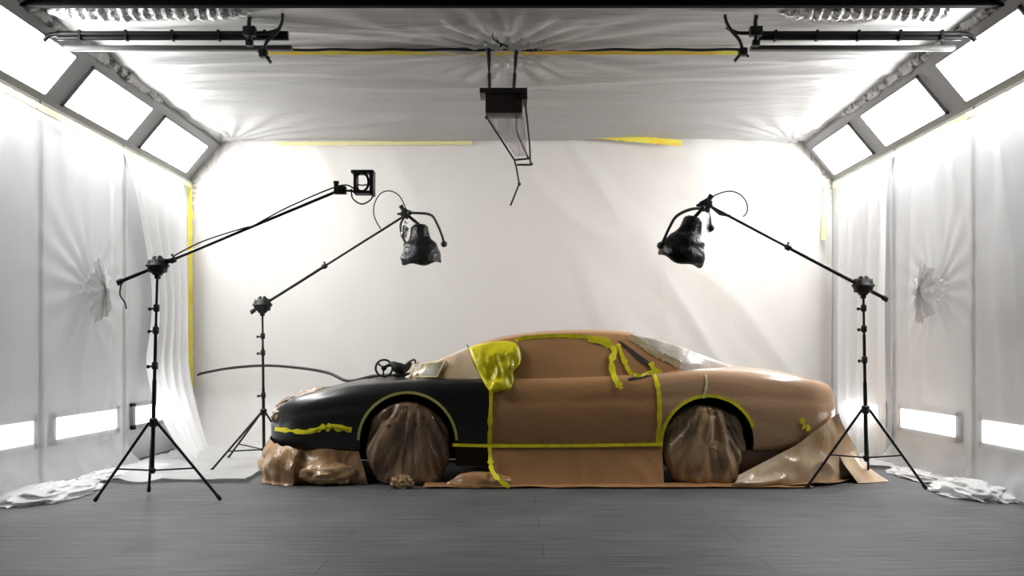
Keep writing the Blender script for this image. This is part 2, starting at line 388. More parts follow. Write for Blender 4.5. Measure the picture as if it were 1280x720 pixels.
rtape(at(237, 232, 10.98), at(238, 486, 10.98), .065, (0, -1, 0), M['yelloworange'], 'vertical yellow tape strip in the left back corner')
rtape(at(1033, 224, 11.0), at(1029, 300, 11.0), .06, (0, -1, 0), M['yellowpale'], 'short vertical yellow tape strip in the right back corner')
rtape((-2.95, 11.03, 3.77), (-.5, 11.03, 3.78), .045, (0, -1, 0), M['yellowpale'], 'pale yellow tape along the back wall top left of the hanging box')
rtape(at(664, 162, 10.9), at(852, 179, 10.9), .075, (0, -1, 0), M['yelloworange'], 'thick amber tape slanting along the back wall top')
rtape((-WX+.045, FRONT, TOPW-.085), (-WX+.045, 10.95, TOPW-.085), .055, (1, 0, 0), M['yellowpale'], 'pale yellow tape line under the left lamp housing', n=120)
rtape((WX-.045, FRONT, TOPW-.085), (WX-.045, 10.95, TOPW-.085), .055, (-1, 0, 0), M['yellowpale'], 'pale yellow tape line under the right lamp housing', n=120)
rtape((-2.2, 7.74, CEIL-.075), (2.05, 7.74, CEIL-.075), .055, (0, -.7, -1), M['yelloworange'], 'long yellow tape strip across the ceiling sheet behind the black cable', n=90)

# ------------------------------------------------------------------ overhead rails and hangers
bm = bmesh.new(); box(bm, (-WX, 6.60, H+2.604), (WX, 6.64, CEIL+.12), bevel=.006); box(bm, (-WX, 6.57, H+2.60), (WX, 6.60, H+2.625), bevel=.004)
tag(link('header_beam', bm, mat('matt_black', (.008, .008, .008), .9, spec=.1)), 'black steel beam across the very top of the booth opening', 'beam')
def duct(x0, x1, lab, seed):
    def fn(u, v):
        a = u*2*PI; x = lerp(x0, x1, v); e = min(1, math.sqrt(max(0, min(v, 1-v)*7))+.03)
        r = 1+.12*math.sin(v*120)+.25*nz(x*7, a*1.5, seed)
        return Vector((x, 6.83+.09*e*r*math.cos(a), H+2.665+.068*e*r*math.sin(a)))
    tag(sheet('foil_duct', fn, 20, 120, M['duct'], closeu=True, sharp=30), lab, 'duct')
duct(-3.62, -2.0, 'crinkled silver foil duct at the top left behind the beam', 0)
duct(2.05, 3.5, 'crinkled silver foil duct at the top right behind the beam', 4)
for sgn, xo, xi, side in ((-1, -3.62, -1.78, 'left'), (1, 3.58, 1.93, 'right')):
    t = empty('ceiling_rail', (xo, 7.0, H+2.5), 'pair of black rails under the ceiling on the %s' % side, 'rail')
    bm = bmesh.new(); tube(bm, [(xo, 7.0, H+2.545), (xi, 7.0, H+2.545)], .021); tube(bm, [(xo, 7.01, H+2.513), (xi, 7.01, H+2.513)], .018)
    for k in range(5):
        x = lerp(xo, xi, (k+.5)/5); box(bm, (x-.010, 6.976, H+2.492), (x+.010, 7.032, H+2.569))
    link('rail', bm, M['black'], t)
    bm = bmesh.new(); box(bm, (xo, 7.1, H+2.455), (xi, 7.16, H+2.49), bevel=.005); link('grey_bar', bm, M['greybar'], t)
    bm = bmesh.new(); tube(bm, catmull([(xo-sgn*.03, 7.0, H+2.54), (xo+sgn*.05, 6.99, H+2.53), (xo+sgn*.10, 6.98, H+2.48)], 5), .02); link('end_bend', bm, M['black'], t)
    # hanger strap and hose with clamp
    xs = at(313 if sgn < 0 else 944, 0, 6.95).x
    t2 = empty('hanger_strap', (xs, 6.93, CEIL-.05), 'black hanger strap and knob crossing the %s rails' % side, 'hanger strap')
    bm = bmesh.new(); tube(bm, catmull([(xs+.01, 6.93, CEIL-.05), (xs-.005, 6.93, H+2.6), (xs+.004, 6.93, H+2.50), (xs-.01, 6.93, H+2.44)], 6), [.017]*18+[.02]); link('strap', bm, M['blackplastic'], t2)
    bm = bmesh.new(); box(bm, (xs-.05, 6.90, H+2.50), (xs+.05, 6.965, H+2.575), bevel=.012); box(bm, (xs-.03, 6.905, H+2.42), (xs+.03, 6.955, H+2.47), bevel=.012); link('bracket', bm, M['blackplastic'], t2)
    pts = [(352, 4), (353, 25), (346, 40), (334, 52), (329, 64)] if sgn < 0 else [(906, 3), (907, 24), (914, 38), (924, 50), (928, 62)]
    P = [at(a, b, 6.88) for a, b in pts]
    t3 = empty('hanging_hose', P[0], 'thin black hose curving down from the ceiling beside the %s rails' % side, 'hose')
    bm = bmesh.new(); tube(bm, catmull(P, 6), .013); link('hose', bm, M['rubber'], t3)
    e = P[-1]; bm = bmesh.new()
    box(bm, (e.x-.03, 6.85, e.z-.05), (e.x+.035, 6.91, e.z+.01), bevel=.01)
    tube(bm, [e+Vector((.0, 0, -.02)), e+Vector((-sgn*.06, 0, -.09))], .014); tube(bm, [e+Vector((-.04, 0, .0)), e+Vector((.05, 0, -.055))], .010)
    link('clamp', bm, M['blackplastic'], t3)
    P = [at(a, b, 6.95) for a, b in ([(310, 41), (335, 41), (350, 36)] if sgn < 0 else [(945, 41), (922, 41), (908, 34)])]
    bm = bmesh.new(); tube(bm, catmull(P, 5), .014); link('side_arm', bm, M['rubber'], t2)
bm = bmesh.new(); tube(bm, [(lerp(-2.15, 2.05, i/60), 7.66, CEIL-.085+.004*math.sin(i*.9)) for i in range(61)], .012)
tag(link('ceiling_cable', bm, M['blackplastic']), 'long black cable running across the ceiling between both rails', 'cable')
# hanging box in the middle
HD = 7.66
t = empty('hanging_reel_box', at(630, 130, HD), 'dark brown box hung from two straps with a thin wire frame below', 'hanging box')
bm = bmesh.new(); a = at(607, 117, HD); b = at(653, 145, HD)
box(bm, (a.x, HD-.1, b.z), (b.x, HD+.1, a.z), bevel=.01); link('box', bm, M['brownbox'], t)
bm = bmesh.new(); a = at(600, 114.5, HD); b = at(659, 121, HD); box(bm, (a.x, HD-.12, b.z), (b.x, HD+.12, a.z), bevel=.008)
a = at(652, 121, HD); b = at(659, 129, HD); box(bm, (a.x, HD-.12, b.z), (b.x, HD+.12, a.z), bevel=.004); link('lid', bm, M['brownbox'], t)
for p0, p1, p2 in (((610, 50), (611, 72), (612, 115)), ((647, 50), (645, 72), (642, 115))):
    bm = bmesh.new(); q = [at(*p0, HD), at(*p1, HD), at((p1[0]+p2[0])/2, 90, HD), at((p1[0]+p2[0])/2, 93, HD), at(*p2, HD)]
    tube(bm, q, [.024, .022, .009, .017, .015]); link('strap', bm, M['blackplastic'], t)
bm = bmesh.new()
for seg in ([(608, 146), (643, 200)], [(656, 121), (662, 180), (663, 203)], [(646, 146), (645, 163), (661, 199)], [(643, 200), (663, 198)], [(646, 206), (664, 206)], [(643, 200), (646, 212), (649, 230), (638, 257)]):
    tube(bm, [at(*q, HD+(.06 if seg[0][0] == 646 else 0)) for q in seg], .0085)
for q in ((608, 147), (664, 205), (649, 230)): bmesh.ops.create_icosphere(bm, subdivisions=2, radius=.016, matrix=Matrix.Translation(at(*q, HD)))
link('wire_frame', bm, M['blackplastic'], t)
A = [at(610, 148, HD+.02), at(655, 147, HD+.02), at(660, 195, HD+.02), at(644, 196, HD+.02)]
sheet('film_pouch', lambda u, v: A[0].lerp(A[1], u).lerp(A[3].lerp(A[2], u), v)+Vector((0, .04*nz(u*4, v*4, 3), 0)), 14, 18, M['pinkfilm'], t)
bm = bmesh.new(); a = at(612, 0, 7.2); b = at(620, 30, 7.2); box(bm, (a.x, 7.18, b.z), (b.x, 7.22, CEIL-.03), bevel=.006)
box(bm, (a.x, 7.17, b.z-.005), (b.x+.012, 7.23, b.z+.03), bevel=.004); tube(bm, [at(615, 30, 7.2), at(616, 48, 7.22)], .006)
for q in ((622, 52), (626, 57), (634, 58)): bmesh.ops.create_icosphere(bm, subdivisions=2, radius=.013, matrix=Matrix.Translation(at(*q, 7.24)))
tube(bm, [at(616, 48, 7.22), at(622, 53, 7.24), at(634, 58, 7.24)], .006)
tag(link('ceiling_strap', bm, M['blackplastic']), 'short dark strap hanging at the top centre above the hanging box', 'strap')

# ------------------------------------------------------------------ light stands
def collar(bm, p, axis, r, l):
    axis = axis.normalized(); tube(bm, [p-axis*l/2, p-axis*l*.35, p+axis*l*.35, p+axis*l/2], [r*.7, r, r, r*.7], 14)
def stand(name, label, piv, poleb, apex_z, feet, brace_z, boom0, boom1, joint, knob_r, collars):
    t = empty(name, (piv.x, piv.y, 0), label, 'light stand', 'tripod boom stands')
    top = Vector(piv); base = Vector((poleb.x, poleb.y, poleb.z))
    up = (top-base).normalized()
    bm = bmesh.new(); zmid = lerp(base.z, top.z, .45); zm2 = lerp(base.z, top.z, .72)
    def onp(z): return base.lerp(top, (z-base.z)/(top.z-base.z))
    tube(bm, [base, onp(zmid)], .016); tube(bm, [onp(zmid), onp(zm2)], .013); tube(bm, [onp(zm2), top], .010)
    link('pole', bm, M['black'], t)
    for z in collars:
        bm = bmesh.new(); p = onp(z); collar(bm, p, up, .024, .06); tube(bm, [p, p+Vector((-.045, -.01, -.008))], .008); bmesh.ops.create_icosphere(bm, subdivisions=2, radius=.015, matrix=Matrix.Translation(p+Vector((-.048, -.01, -.008))))
        link('collar', bm, M['blackplastic'], t)
    ap = onp(apex_z); bm = bmesh.new(); collar(bm, ap, up, .033, .07); link('hub', bm, M['blackplastic'], t)
    bp = onp(brace_z); bm = bmesh.new(); collar(bm, bp, up, .026, .04); link('brace_hub', bm, M['blackplastic'], t)
    for fx, fy in feet:
        f = Vector((fx, fy, .018)); dirv = (Vector((fx, fy, 0))-Vector((ap.x, ap.y, 0))).normalized()
        s = ap+dirv*.03
        bm = bmesh.new(); tube(bm, [s, f], .011); L = link('leg', bm, M['black'], t)
        bm = bmesh.new(); d = (f-s).normalized(); tube(bm, [f-d*.05, f-d*.02, f], [.013, .017, .014]); o = link('foot', bm, M['rubber'], L)
        k = (ap.z-brace_z)/(ap.z-.018)*.93; m_ = s.lerp(f, k)
        bm = bmesh.new(); tube(bm, [bp, m_], .007); link('brace', bm, M['black'], t)
    # pivot head
    bm = bmesh.new(); bmesh.ops.create_uvsphere(bm, u_segments=20, v_segments=14, radius=knob_r, matrix=Matrix.Translation(top+Vector((0, 0, 0))) @ Matrix.Diagonal((1, .75, .9, 1)))
    for v in bm.verts: v.co += (v.co-top)*.10*math.cos(math.atan2(v.co.z-top.z, v.co.x-top.x)*10)
    collar(bm, top+Vector((0, 0, -knob_r*.95)), Vector((0, 0, 1)), .024, .05); link('pivot_knob', bm, M['blackplastic'], t)
    b0, b1 = Vector(boom0), Vector(boom1); bm = bmesh.new(); j = b0.lerp(b1, joint)
    tube(bm, [b0, j], .0155); tube(bm, [j, b1], .0115); link('boom', bm, M['black'], t)
    bm = bmesh.new(); ax = (b1-b0); collar(bm, j, ax, .027, .05); tube(bm, [j, j+Vector((0, -.01, .045))], .009)
    link('boom_collar', bm, M['blackplastic'], t)
    bm = bmesh.new(); collar(bm, b0, ax, .022, .05); tube(bm, [b0, b0+Vector((-.015 if ax.x > 0 else .015, 0, -.03))], .01); link('end_grip', bm, M['rubber'], t)
    return t
# stand A, left front
pa = at(197, 332, 6.85)
SA = stand('light_stand', 'tallest black tripod boom stand at the left in front of the wall', pa, at(190, 592, 6.85), at(192, 528, 6.85).z,
      [(at(118, 0, 6.68).x, 6.68), (at(276, 0, 6.75).x, 6.75), (at(186, 0, 7.16).x, 7.16)], at(0, 588, 6.85).z, at(150, 352, 6.85), at(424, 238, 6.85), .24, .085,
      [at(0, 385, 6.85).z, at(0, 413, 6.85).z, at(0, 457, 6.85).z])
bm = bmesh.new(); tube(bm, catmull([at(152, 353, 6.84), at(150, 368, 6.84), at(156, 378, 6.84), at(158, 386, 6.84)], 5), .006)
tube(bm, catmull([at(205, 327, 6.84), at(250, 303, 6.84), at(305, 285, 6.84), at(312, 285, 6.84)], 5), .006)
tube(bm, catmull([at(312, 285, 6.84), at(360, 259, 6.84), at(425, 232, 6.84), at(445, 238, 6.84)], 5), .006); link('cable', bm, M['rubber'], SA)
bm = bmesh.new(); c = at(425, 238, 6.85); box(bm, c-Vector((.045, .03, .03)), c+Vector((.05, .03, .03)), bevel=.01)
tube(bm, [c+Vector((-.03, 0, .02)), c+Vector((-.03, 0, .07))], [.015, .025]); tube(bm, [c, c+Vector((.12, 0, -.005))], .009); link('boom_clamp', bm, M['blackplastic'], SA)
t = empty('lamp_head', at(455, 230, 6.85), 'small black square lamp head with a round opening on the front left boom', 'lamp head')
bm = bmesh.new(); a = at(442, 214, 6.85); b = at(468, 243, 6.85)
for lo, hi in (((a.x-.012, a.z-.022), (b.x, a.z)), ((a.x+.008, b.z), (a.x+.03, a.z)), ((b.x-.03, b.z-.01), (b.x, a.z)), ((a.x+.008, b.z), (b.x, b.z+.02))):
    box(bm, (lo[0], 6.79, lo[1]), (hi[0], 6.91, hi[1]), bevel=.005)
link('housing', bm, M['blackplastic'], t)
bm = bmesh.new(); cc = (a+b)/2+Vector((-.012, 0, 0)); tube(bm, [cc+Vector((.052*math.cos(k*PI/12), -.03, .072*math.sin(k*PI/12))) for k in range(25)], .010)
tube(bm, [cc+Vector((-.05, 0, -.012)), cc+Vector((0, 0, -.02)), cc+Vector((.05, 0, -.012))], .005)
link('ring', bm, M['blackplastic'], t)
bm = bmesh.new(); tube(bm, catmull([at(439, 236, 6.84), at(441, 248, 6.84), at(452, 255, 6.84), at(463, 250, 6.84), at(467, 242, 6.84)], 6), .006); tube(bm, [at(432, 238, 6.85), at(446, 240, 6.85)], .008); link('cable', bm, M['rubber'], t)

def spot(label, d, side, s, clamp, top, bot, w0, w1, yoke, cable):
    """a bell shaped head from top to bot (pixels at depth d), yoke arms, clamp and cable loop"""
    T = at(*top, d); B = at(*bot, d); ax = (B-T); Ln = ax.length; ax.normalize()
    t = empty('lamp_head', T, label, 'lamp head')
    a = ax.orthogonal().normalized(); b = ax.cross(a)
    bm = bmesh.new(); prof = [(0, .0), (0, .55), (.06, .8), (.2, .9), (.34, 1.0), (.42, 1.15), (.52, 1.5), (.7, 1.8), (.88, 2.0), (1.0, 1.95), (.97, 1.7), (.8, 1.5)]
    def fn(u, v):
        k = v*(len(prof)-1); i = min(int(k), len(prof)-2); q = k-i
        h = lerp(prof[i][0], prof[i+1][0], q); r = lerp(prof[i][1], prof[i+1][1], q)*w0
        an = u*2*PI; cr = 1+.10*nz(math.cos(an)*2+side, math.sin(an)*2, h*5)+.02*math.cos(an*4)*h
        rr = r*cr
        return T+ax*(h*Ln*(1+.035*h*math.cos(an*5+.6)))+a*(rr*math.cos(an))+b*(rr*math.sin(an))
    grid(bm, fn, 36, 44, True); link('head', bm, M['cinefoil'], t, sharp=50)
    bm = bmesh.new(); c = T+ax*Ln*.86; tube(bm, [c+(a*math.cos(k*PI/10)+b*math.sin(k*PI/10))*w0*1.72 for k in range(21)], .006); link('rim', bm, M['silver'], t)
    # reflector strips seen inside the yoke
    for arm in yoke:
        bm = bmesh.new(); P = catmull([at(x, y, d+o) for x, y, o in arm], 4)
        tube(bm, P, .013, 8); bmesh.ops.create_icosphere(bm, subdivisions=2, radius=.034, matrix=Matrix.Translation(P[-1])); bmesh.ops.create_icosphere(bm, subdivisions=2, radius=.026, matrix=Matrix.Translation(P[0]))
        link('yoke_arm', bm, M['blackplastic'], t)
    bm = bmesh.new(); c = at(*clamp, d); box(bm, c-Vector((.045, .04, .045)), c+Vector((.045, .04, .045)), Matrix.Rotation(.5*side, 3, 'Y'), bevel=.015)
    tube(bm, [c, c+Vector((-.05*side, 0, .08))], [.018, .024]); tube(bm, [c+Vector((.05, -.02, .02)), c+Vector((-.08, -.02, -.01))], .012); tube(bm, [c, T], .016); link('clamp', bm, M['blackplastic'], t)
    def strip(u, v):
        q = T+ax*(Ln*.45*v-.03)+a*0; s_ = Vector((-side, 0, 0))
        return q+s_*(w0*(1.15+.5*v))+Vector((.05*(u-.5)*1.0, -.05+.1*u, .012*math.sin(u*9+v*7)))+Vector((0, 0, .01*math.sin(v*14)))
    sheet('silver_flap', strip, 8, 14, M['silver'], t, thick=.002)
    bm = bmesh.new(); tube(bm, catmull([at(x, y, d-.02) for x, y in cable], 7), .006); link('cable', bm, M['rubber'], t)
    return t
# stand B, left rear
D2 = 8.9
pb = at(328, 381, D2); xb = at(329, 0, D2).x
SB = stand('light_stand', 'black tripod boom stand at the left behind the nose of the car', pb, at(330, 570, D2), at(0, 515, D2).z,
      [(at(262, 0, 8.32).x, 8.32), (at(284, 0, 9.35).x, 9.35), (xb+.16, 9.52)], at(0, 562, D2).z, at(316, 389, D2), at(507, 269, D2), .47, .095,
      [at(0, 420, D2).z, at(0, 441, D2).z, at(0, 494, D2).z])
spot('black bell shaped lamp head hung from the left rear boom', D2, 1, 1, (507, 267), (524, 281), (527, 328), .105, .2,
     [[(512, 266, -.05), (537, 268, -.1), (546, 279, -.15), (553, 296, -.12), (555, 305, -.05)], [(506, 270, .05), (501, 280, .05), (502, 292, .05), (508, 306, .02)]],
     [(508, 262), (500, 246), (489, 239), (477, 241), (469, 252), (467, 266), (471, 278), (476, 286)])
# stand C, right
D3 = 7.42
pc = at(1079, 357, D3)
SCs = stand('light_stand', 'black tripod boom stand at the right beside the tail of the car', pc, at(1083, 577, D3), at(0, 512, D3).z,
      [(at(1008, 0, 7.36).x, 7.36), (at(1158, 0, 7.29).x, 7.29), (at(1086, 0, 7.95).x, 7.95)], at(0, 572, D3).z, at(1106, 373, D3), at(890, 259, D3), .56, .09,
      [at(0, 385, D3).z, at(0, 411, D3).z, at(0, 450, D3).z])
spot('black bell shaped lamp head hung from the right boom', D3, -1, 1, (882, 256), (868, 272), (850, 324), .098, .2,
     [[(878, 260, -.05), (862, 262, -.1), (846, 270, -.13), (838, 282, -.13), (830, 299, -.1), (826, 307, -.05)], [(884, 262, .04), (887, 272, .04), (888, 285, .03)]],
     [(886, 250), (896, 243), (912, 239), (925, 243), (933, 253), (934, 264), (929, 271)])
bm = bmesh.new(); tube(bm, [at(886, 256, D3), at(900, 268, D3-.02), at(913, 270, D3-.02)], .010); link('safety_bar', bm, M['blackplastic'], SCs)

# ------------------------------------------------------------------ the car
YC = 8.53; HB = .93; XC = .35; XA = 2.57
ZT = [(-2.22, .52), (-2.17, .61), (-2.08, .68), (-1.95, .745), (-1.8, .79), (-1.62, .835), (-1.38, .88), (-.83, .92), (-.28, .935), (.4, .95), (1.25, .985), (1.8, 1.01), (2.2, .995), (2.5, .955), (2.72, .905), (2.86, .85), (2.92, .70)]
ZB = [(-2.22, .42), (-2.12, .30), (-1.9, .26), (-1.5, .25), (2.3, .25), (2.7, .3), (2.85, .38), (2.92, .5)]
SECT = [(.86, 0), (.955, .08), (.985, .22), (1.0, .42), (1.0, .58), (.985, .68), (.975, .78), (.95, .88), (.90, .955), (.80, .99), (.6, 1.015), (.3, 1.03), (0, 1.035)]
def hw(X):
    t = min(1, abs(X-XC)/XA); q = 5.2 if X < XC else 7.5; return HB*max(.02, (1-t**q)**(1/q))
_sc = {}
def section(X):
    k = round(X, 4)
    if k in _sc: return _sc[k]
    w = hw(X); z0 = smoothtable(ZB, X); z1 = smoothtable(ZT, X)
    P = catmull([(a*w, lerp(z0, z1, b), 0) for a, b in SECT], 3)
    _sc[k] = [(p.x, p.y) for p in P]; return _sc[k]
def body_y(X, z):
    S = section(max(-2.21, min(2.91, X)))
    if z <= S[0][1]: return YC-S[0][0]
    for (a, b), (c, d) in zip(S, S[1:]):
        if b <= z <= d: return YC-lerp(a, c, (z-b)/max(1e-6, d-b))
    return YC-S[-6][0]
ZR = [(-1.0, .925), (-.65, 1.10), (-.31, 1.245), (0, 1.322), (.46, 1.365), (.8, 1.366), (1.08, 1.345), (1.4, 1.265), (1.7, 1.15), (2.05, 1.02)]
HG = [(-1.0, .50), (-.85, .64), (-.6, .76), (-.2, .815), (.6, .83), (1.3, .80), (1.65, .72), (2.05, .5)]
def gh_section(X):
    k = ('g', round(X, 4))
    if k in _sc: return _sc[k]
    zb = smoothtable(ZT, X)-.05; zr = smoothtable(ZR, X); hb = smoothtable(HG, X); e = max(.01, (zr-zb))
    hr = hb-.44*e
    P = catmull([(hb, zb, 0), (lerp(hb, hr, .45)+.012, lerp(zb, zr, .42), 0), (hr+.012, lerp(zb, zr, .82), 0), (hr-.05, lerp(zb, zr, .93), 0), (hr*.6, lerp(zb, zr, .985), 0), (0, zr, 0)], 5)
    _sc[k] = [(p.x, p.y) for p in P]; return _sc[k]
def gh_y(X, z):
    S = gh_section(max(-1.0, min(2.05, X)))
    for (a, b), (c, d) in zip(S, S[1:]):
        if b <= z <= d: return YC-lerp(a, c, (z-b)/max(1e-6, d-b))
    return YC-S[-8][0]
def surf_y(X, z):
    zt = smoothtable(ZT, X)
    if z < zt-.03 or X < -1.0 or X > 2.05: return body_y(X, z)
    return gh_y(X, z)
def onc(px, py, lift=.0):
    y = 7.65
    for _ in range(8):
        q = at(px, py, y); y = .5*y+.5*surf_y(q.x, q.z)
    q = at(px, py, y); return Vector((q.x, surf_y(q.x, q.z)-lift, q.z))
CAR = empty('car', (.35, YC, 0), 'long low two door coupe masked in brown paper with a black nose', 'car')
# full lower shell, then wheel arches
bm = bmesh.new(); rings = []
NS = 120
for i in range(NS+1):
    s = i/NS; t_ = -math.cos(s*PI)*.55+ (2*s-1)*.45
    X = max(-2.219, min(2.919, XC+XA*t_)); S = section(X)
    S2 = [(0, S[0][1])]+list(S)
    ring = [bm.verts.new((X, YC-a, b)) for a, b in S2]+[bm.verts.new((X, YC+a, b)) for a, b in reversed(S2[1:-1])]
    rings.append(ring)
for A_, B_ in zip(rings, rings[1:]):
    n = len(A_)
    for k in range(n): bm.faces.new((A_[k], A_[(k+1) % n], B_[(k+1) % n], B_[k]))
bm.faces.new(rings[0][::-1]); bm.faces.new(rings[-1])
shell = link('shell_tmp', bm, [M['paper'], M['well']])
FA = (-.905, .375, .415); RA = (1.70, .365, .395)
bm = bmesh.new()
for cx, cz, R in (FA, RA):
    for y0, y1 in ((YC-1.1, YC-.50), (YC+.50, YC+1.1)):
        bmesh.ops.create_cone(bm, cap_ends=True, segments=64, radius1=R, radius2=R, depth=y1-y0, matrix=Matrix.Translation((cx, (y0+y1)/2, cz)) @ Matrix.Rotation(PI/2, 4, 'X'))
        box(bm, (cx-R*.97, y0+.001, -.2), (cx+R*.97, y1-.001, cz))
# cutter pieces overlap: use separate objects for clean booleans
bm.free()
cutters = []
for cx, cz, R in (FA, RA):
    for y0, y1 in ((YC-1.1, YC-.50), (YC+.50, YC+1.1)):
        cb = bmesh.new(); ring = [(cx+R*math.cos(k*PI/40), cz+R*math.sin(k*PI/40)) for k in range(41)]+[(cx-R*.98, -.2), (cx+R*.98, -.2)]
        f0 = [cb.verts.new((x, y0, z)) for x, z in ring]; f1 = [cb.verts.new((x, y1, z)) for x, z in ring]
        cb.faces.new(f0[::-1]); cb.faces.new(f1)
        for k in range(len(ring)): cb.faces.new((f0[k], f0[(k+1) % len(ring)], f1[(k+1) % len(ring)], f1[k]))
        c = link('cut_tmp', cb, M['well']); cutters.append(c)
        md = shell.modifiers.new('b', 'BOOLEAN'); md.operation = 'DIFFERENCE'; md.object = c; md.solver = 'EXACT'
dg = bpy.context.evaluated_depsgraph_get(); dg.update()
me = bpy.data.meshes.new_from_object(shell.evaluated_get(dg))
for c in cutters: bpy.data.objects.remove(c)
bpy.data.objects.remove(shell)
def isarch(c):
    for cx, cz, R in (FA, RA):
        if abs(c.y-YC) < .505 and math.hypot(c.x-cx, c.z-cz) < R and abs(abs(c.y-YC)-.5) < .01: return True
        if abs(math.hypot(c.x-cx, max(0, c.z-cz))-R) < .015 and abs(c.y-YC) > .5: return True
    return False
def cut_part(name, x0, x1, material):
    b = bmesh.new(); b.from_mesh(me)
    for x, nrm in ((x0, -1), (x1, 1)):
        if x is not None:
            bmesh.ops.bisect_plane(b, geom=b.verts[:]+b.edges[:]+b.faces[:], plane_co=(x, 0, 0), plane_no=(nrm, 0, 0), clear_outer=True)
    for f in b.faces: f.material_index = 1 if isarch(f.calc_center_median()) and abs(f.normal.y) < .9 or (isarch(f.calc_center_median()) and abs(abs(f.calc_center_median().y-YC)-.5) < .01) else 0
    return link(name, b, [material, M['well']], CAR, sharp=35)
XD = -.187; XQ = 1.262
fb = cut_part('front_fender_and_hood', None, XD, M['paint']); fb['label'] = 'black front fender and hood'
cut_part('masked_door', XD, XQ, M['paper'])
rq = cut_part('masked_rear_quarter', XQ, None, M['rearfilm'])
# greenhouse
b = bmesh.new(); Rg = []
for i in range(97):
    X = lerp(-1.0, 2.05, i/96); S = gh_section(X)
    Rg.append([b.verts.new((X, YC-a, z)) for a, z in S]+[b.verts.new((X, YC+a, z)) for a, z in reversed(S[:-1])])
for A_, B_ in zip(Rg, Rg[1:]):
    for k in range(len(A_)-1): b.faces.new((A_[k], A_[k+1], B_[k+1], B_[k]))
bmesh.ops.recalc_face_normals(b, faces=b.faces); GM = bpy.data.meshes.new('greenhouse_tmp'); b.to_mesh(GM); b.free()
PW = (Vector((-.345, 0, 1.24)), Vector((-1, 0, -.55)).normalized()); PR = (Vector((1.16, 0, 1.26)), Vector((1, 0, 1.35)).normalized())
def gh_part(name, cuts, material, lab=None):
    b = bmesh.new(); b.from_mesh(GM)
    for (co, no), sg in cuts:
        bmesh.ops.bisect_plane(b, geom=b.verts[:]+b.edges[:]+b.faces[:], plane_co=co, plane_no=no*sg, clear_outer=True)
    o = link(name, b, material, CAR, sharp=50)
    if lab: o['label'] = lab
gh_part('masked_windscreen', [(PW, -1)], M['paperpale'], 'pale film over the windscreen')
gh_part('masked_roof', [(PW, 1), (PR, 1)], M['paper'])
gh_part('masked_rear_window', [(PR, -1)], M['glassfilm'], 'crumpled pale film over the rear window')
# dark window slits and pillar gaps
def patch(name, poly, material, lift, parent=CAR, crumple=0, nr=10, seed=0, lab=None, bulge=0):
    cx = sum(p[0] for p in poly)/len(poly); cy = sum(p[1] for p in poly)/len(poly)
    P = catmull([(x, y, 0) for x, y in poly+[poly[0]]], 4)[:-1] if crumple else [Vector((*p, 0)) for q in range(len(poly)) for p in [(lerp(poly[q][0], poly[(q+1) % len(poly)][0], k/4), lerp(poly[q][1], poly[(q+1) % len(poly)][1], k/4)) for k in range(4)]]
    n = len(P); b = bmesh.new()
    def fn(u, v):
        k = int(round(u*n)) % n; x = lerp(cx, P[k].x, v); y = lerp(cy, P[k].y, v)
        c = onc(x, y, lift); a = u*2*PI
        c.y -= bulge*(1-v**3)
        c.y -= crumple*(ridge(x*.075+.02*y+seed, y*.018)*.7+.35*ridge(x*.13-.03*y, y*.05+seed))*(1 if v < .95 else .4)
        if v > .99 and crumple: c.y += lift*.9
        return c
    grid(b, fn, n, nr, True); bmesh.ops.remove_doubles(b, verts=b.verts, dist=1e-5)
    o = link(name, b, material, parent, sharp=80)
    if lab: o['label'] = lab
    return o
patch('quarter_window_gap', [(771, 425), (777, 427), (822, 460), (819, 464), (800, 452)], M['darkgap'], .008)
patch('side_mirror_gap', [(583, 430), (590, 436), (610, 474), (606, 478), (592, 455)], M['darkgap'], .008)
patch('door_sill_gap', [(784, 473), (812, 467), (815, 470), (786, 476)], M['darkgap'], .006)
# yellow tape strips
def tape(pts, w, lab=None, jit=.25, sm=True, mt='yellow', lift=.004, n=5, seed=0):
    P = catmull([(x, y, 0) for x, y in pts], n) if sm else [Vector((lerp(a[0], b[0], k/n), lerp(a[1], b[1], k/n), 0)) for a, b in zip(pts, pts[1:]) for k in range(n)]+[Vector((*pts[-1], 0))]
    Q = [onc(p.x, p.y, lift) for p in P]
    b = bmesh.new(); ribbon(b, Q, w, (0, -1, .12), .005, jit, seed); o = link('tape_strip', b, M[mt], CAR)
    if lab: o['label'] = lab
def arc(cx, cz, R, a0, a1, w, mt):
    Q = []
    for k in range(33):
        a = math.radians(lerp(a0, a1, k/32)); X = cx+R*math.cos(a); z = cz+R*math.sin(a); Q.append(Vector((X, surf_y(X, z)-.004, z)))
    b = bmesh.new(); ribbon(b, Q, w, (0, -1, 0), .006, .1); link('tape_arch', b, M[mt], CAR)
M['yellowdull'] = mat('dull_yellow_tape', (.60, .55, .16), .45)
arc(FA[0], FA[1], FA[2]+.012, 178, 2, .024, 'yellowdull')
arc(RA[0], RA[1], RA[2]+.014, 190, 20, .028, 'yellow')
M['creamfilm'] = mat('cream_film', (.76, .62, .36), .35, bump=(.6, 14, (1, 1, 1), .03))
tape([(566, 556), (613, 557), (700, 557), (780, 556), (828, 555)], .028, jit=.1, lift=.014)
tape([(614, 488), (613, 520), (612, 557), (613, 585)], .034, jit=.5, lift=.008)
tape([(815, 462), (821, 478), (824, 500), (824, 530), (822, 553)], .036, jit=.3)
tape([(645, 427), (652, 423), (690, 420), (730, 421), (762, 426)], .036, jit=.35, lift=.008)
tape([(735, 424), (758, 430), (768, 438), (764, 452), (768, 472), (777, 486)], .048, jit=.7, lift=.014)
tape([(772, 430), (779, 448), (788, 466), (800, 470), (818, 464)], .036, jit=.5, lift=.01)
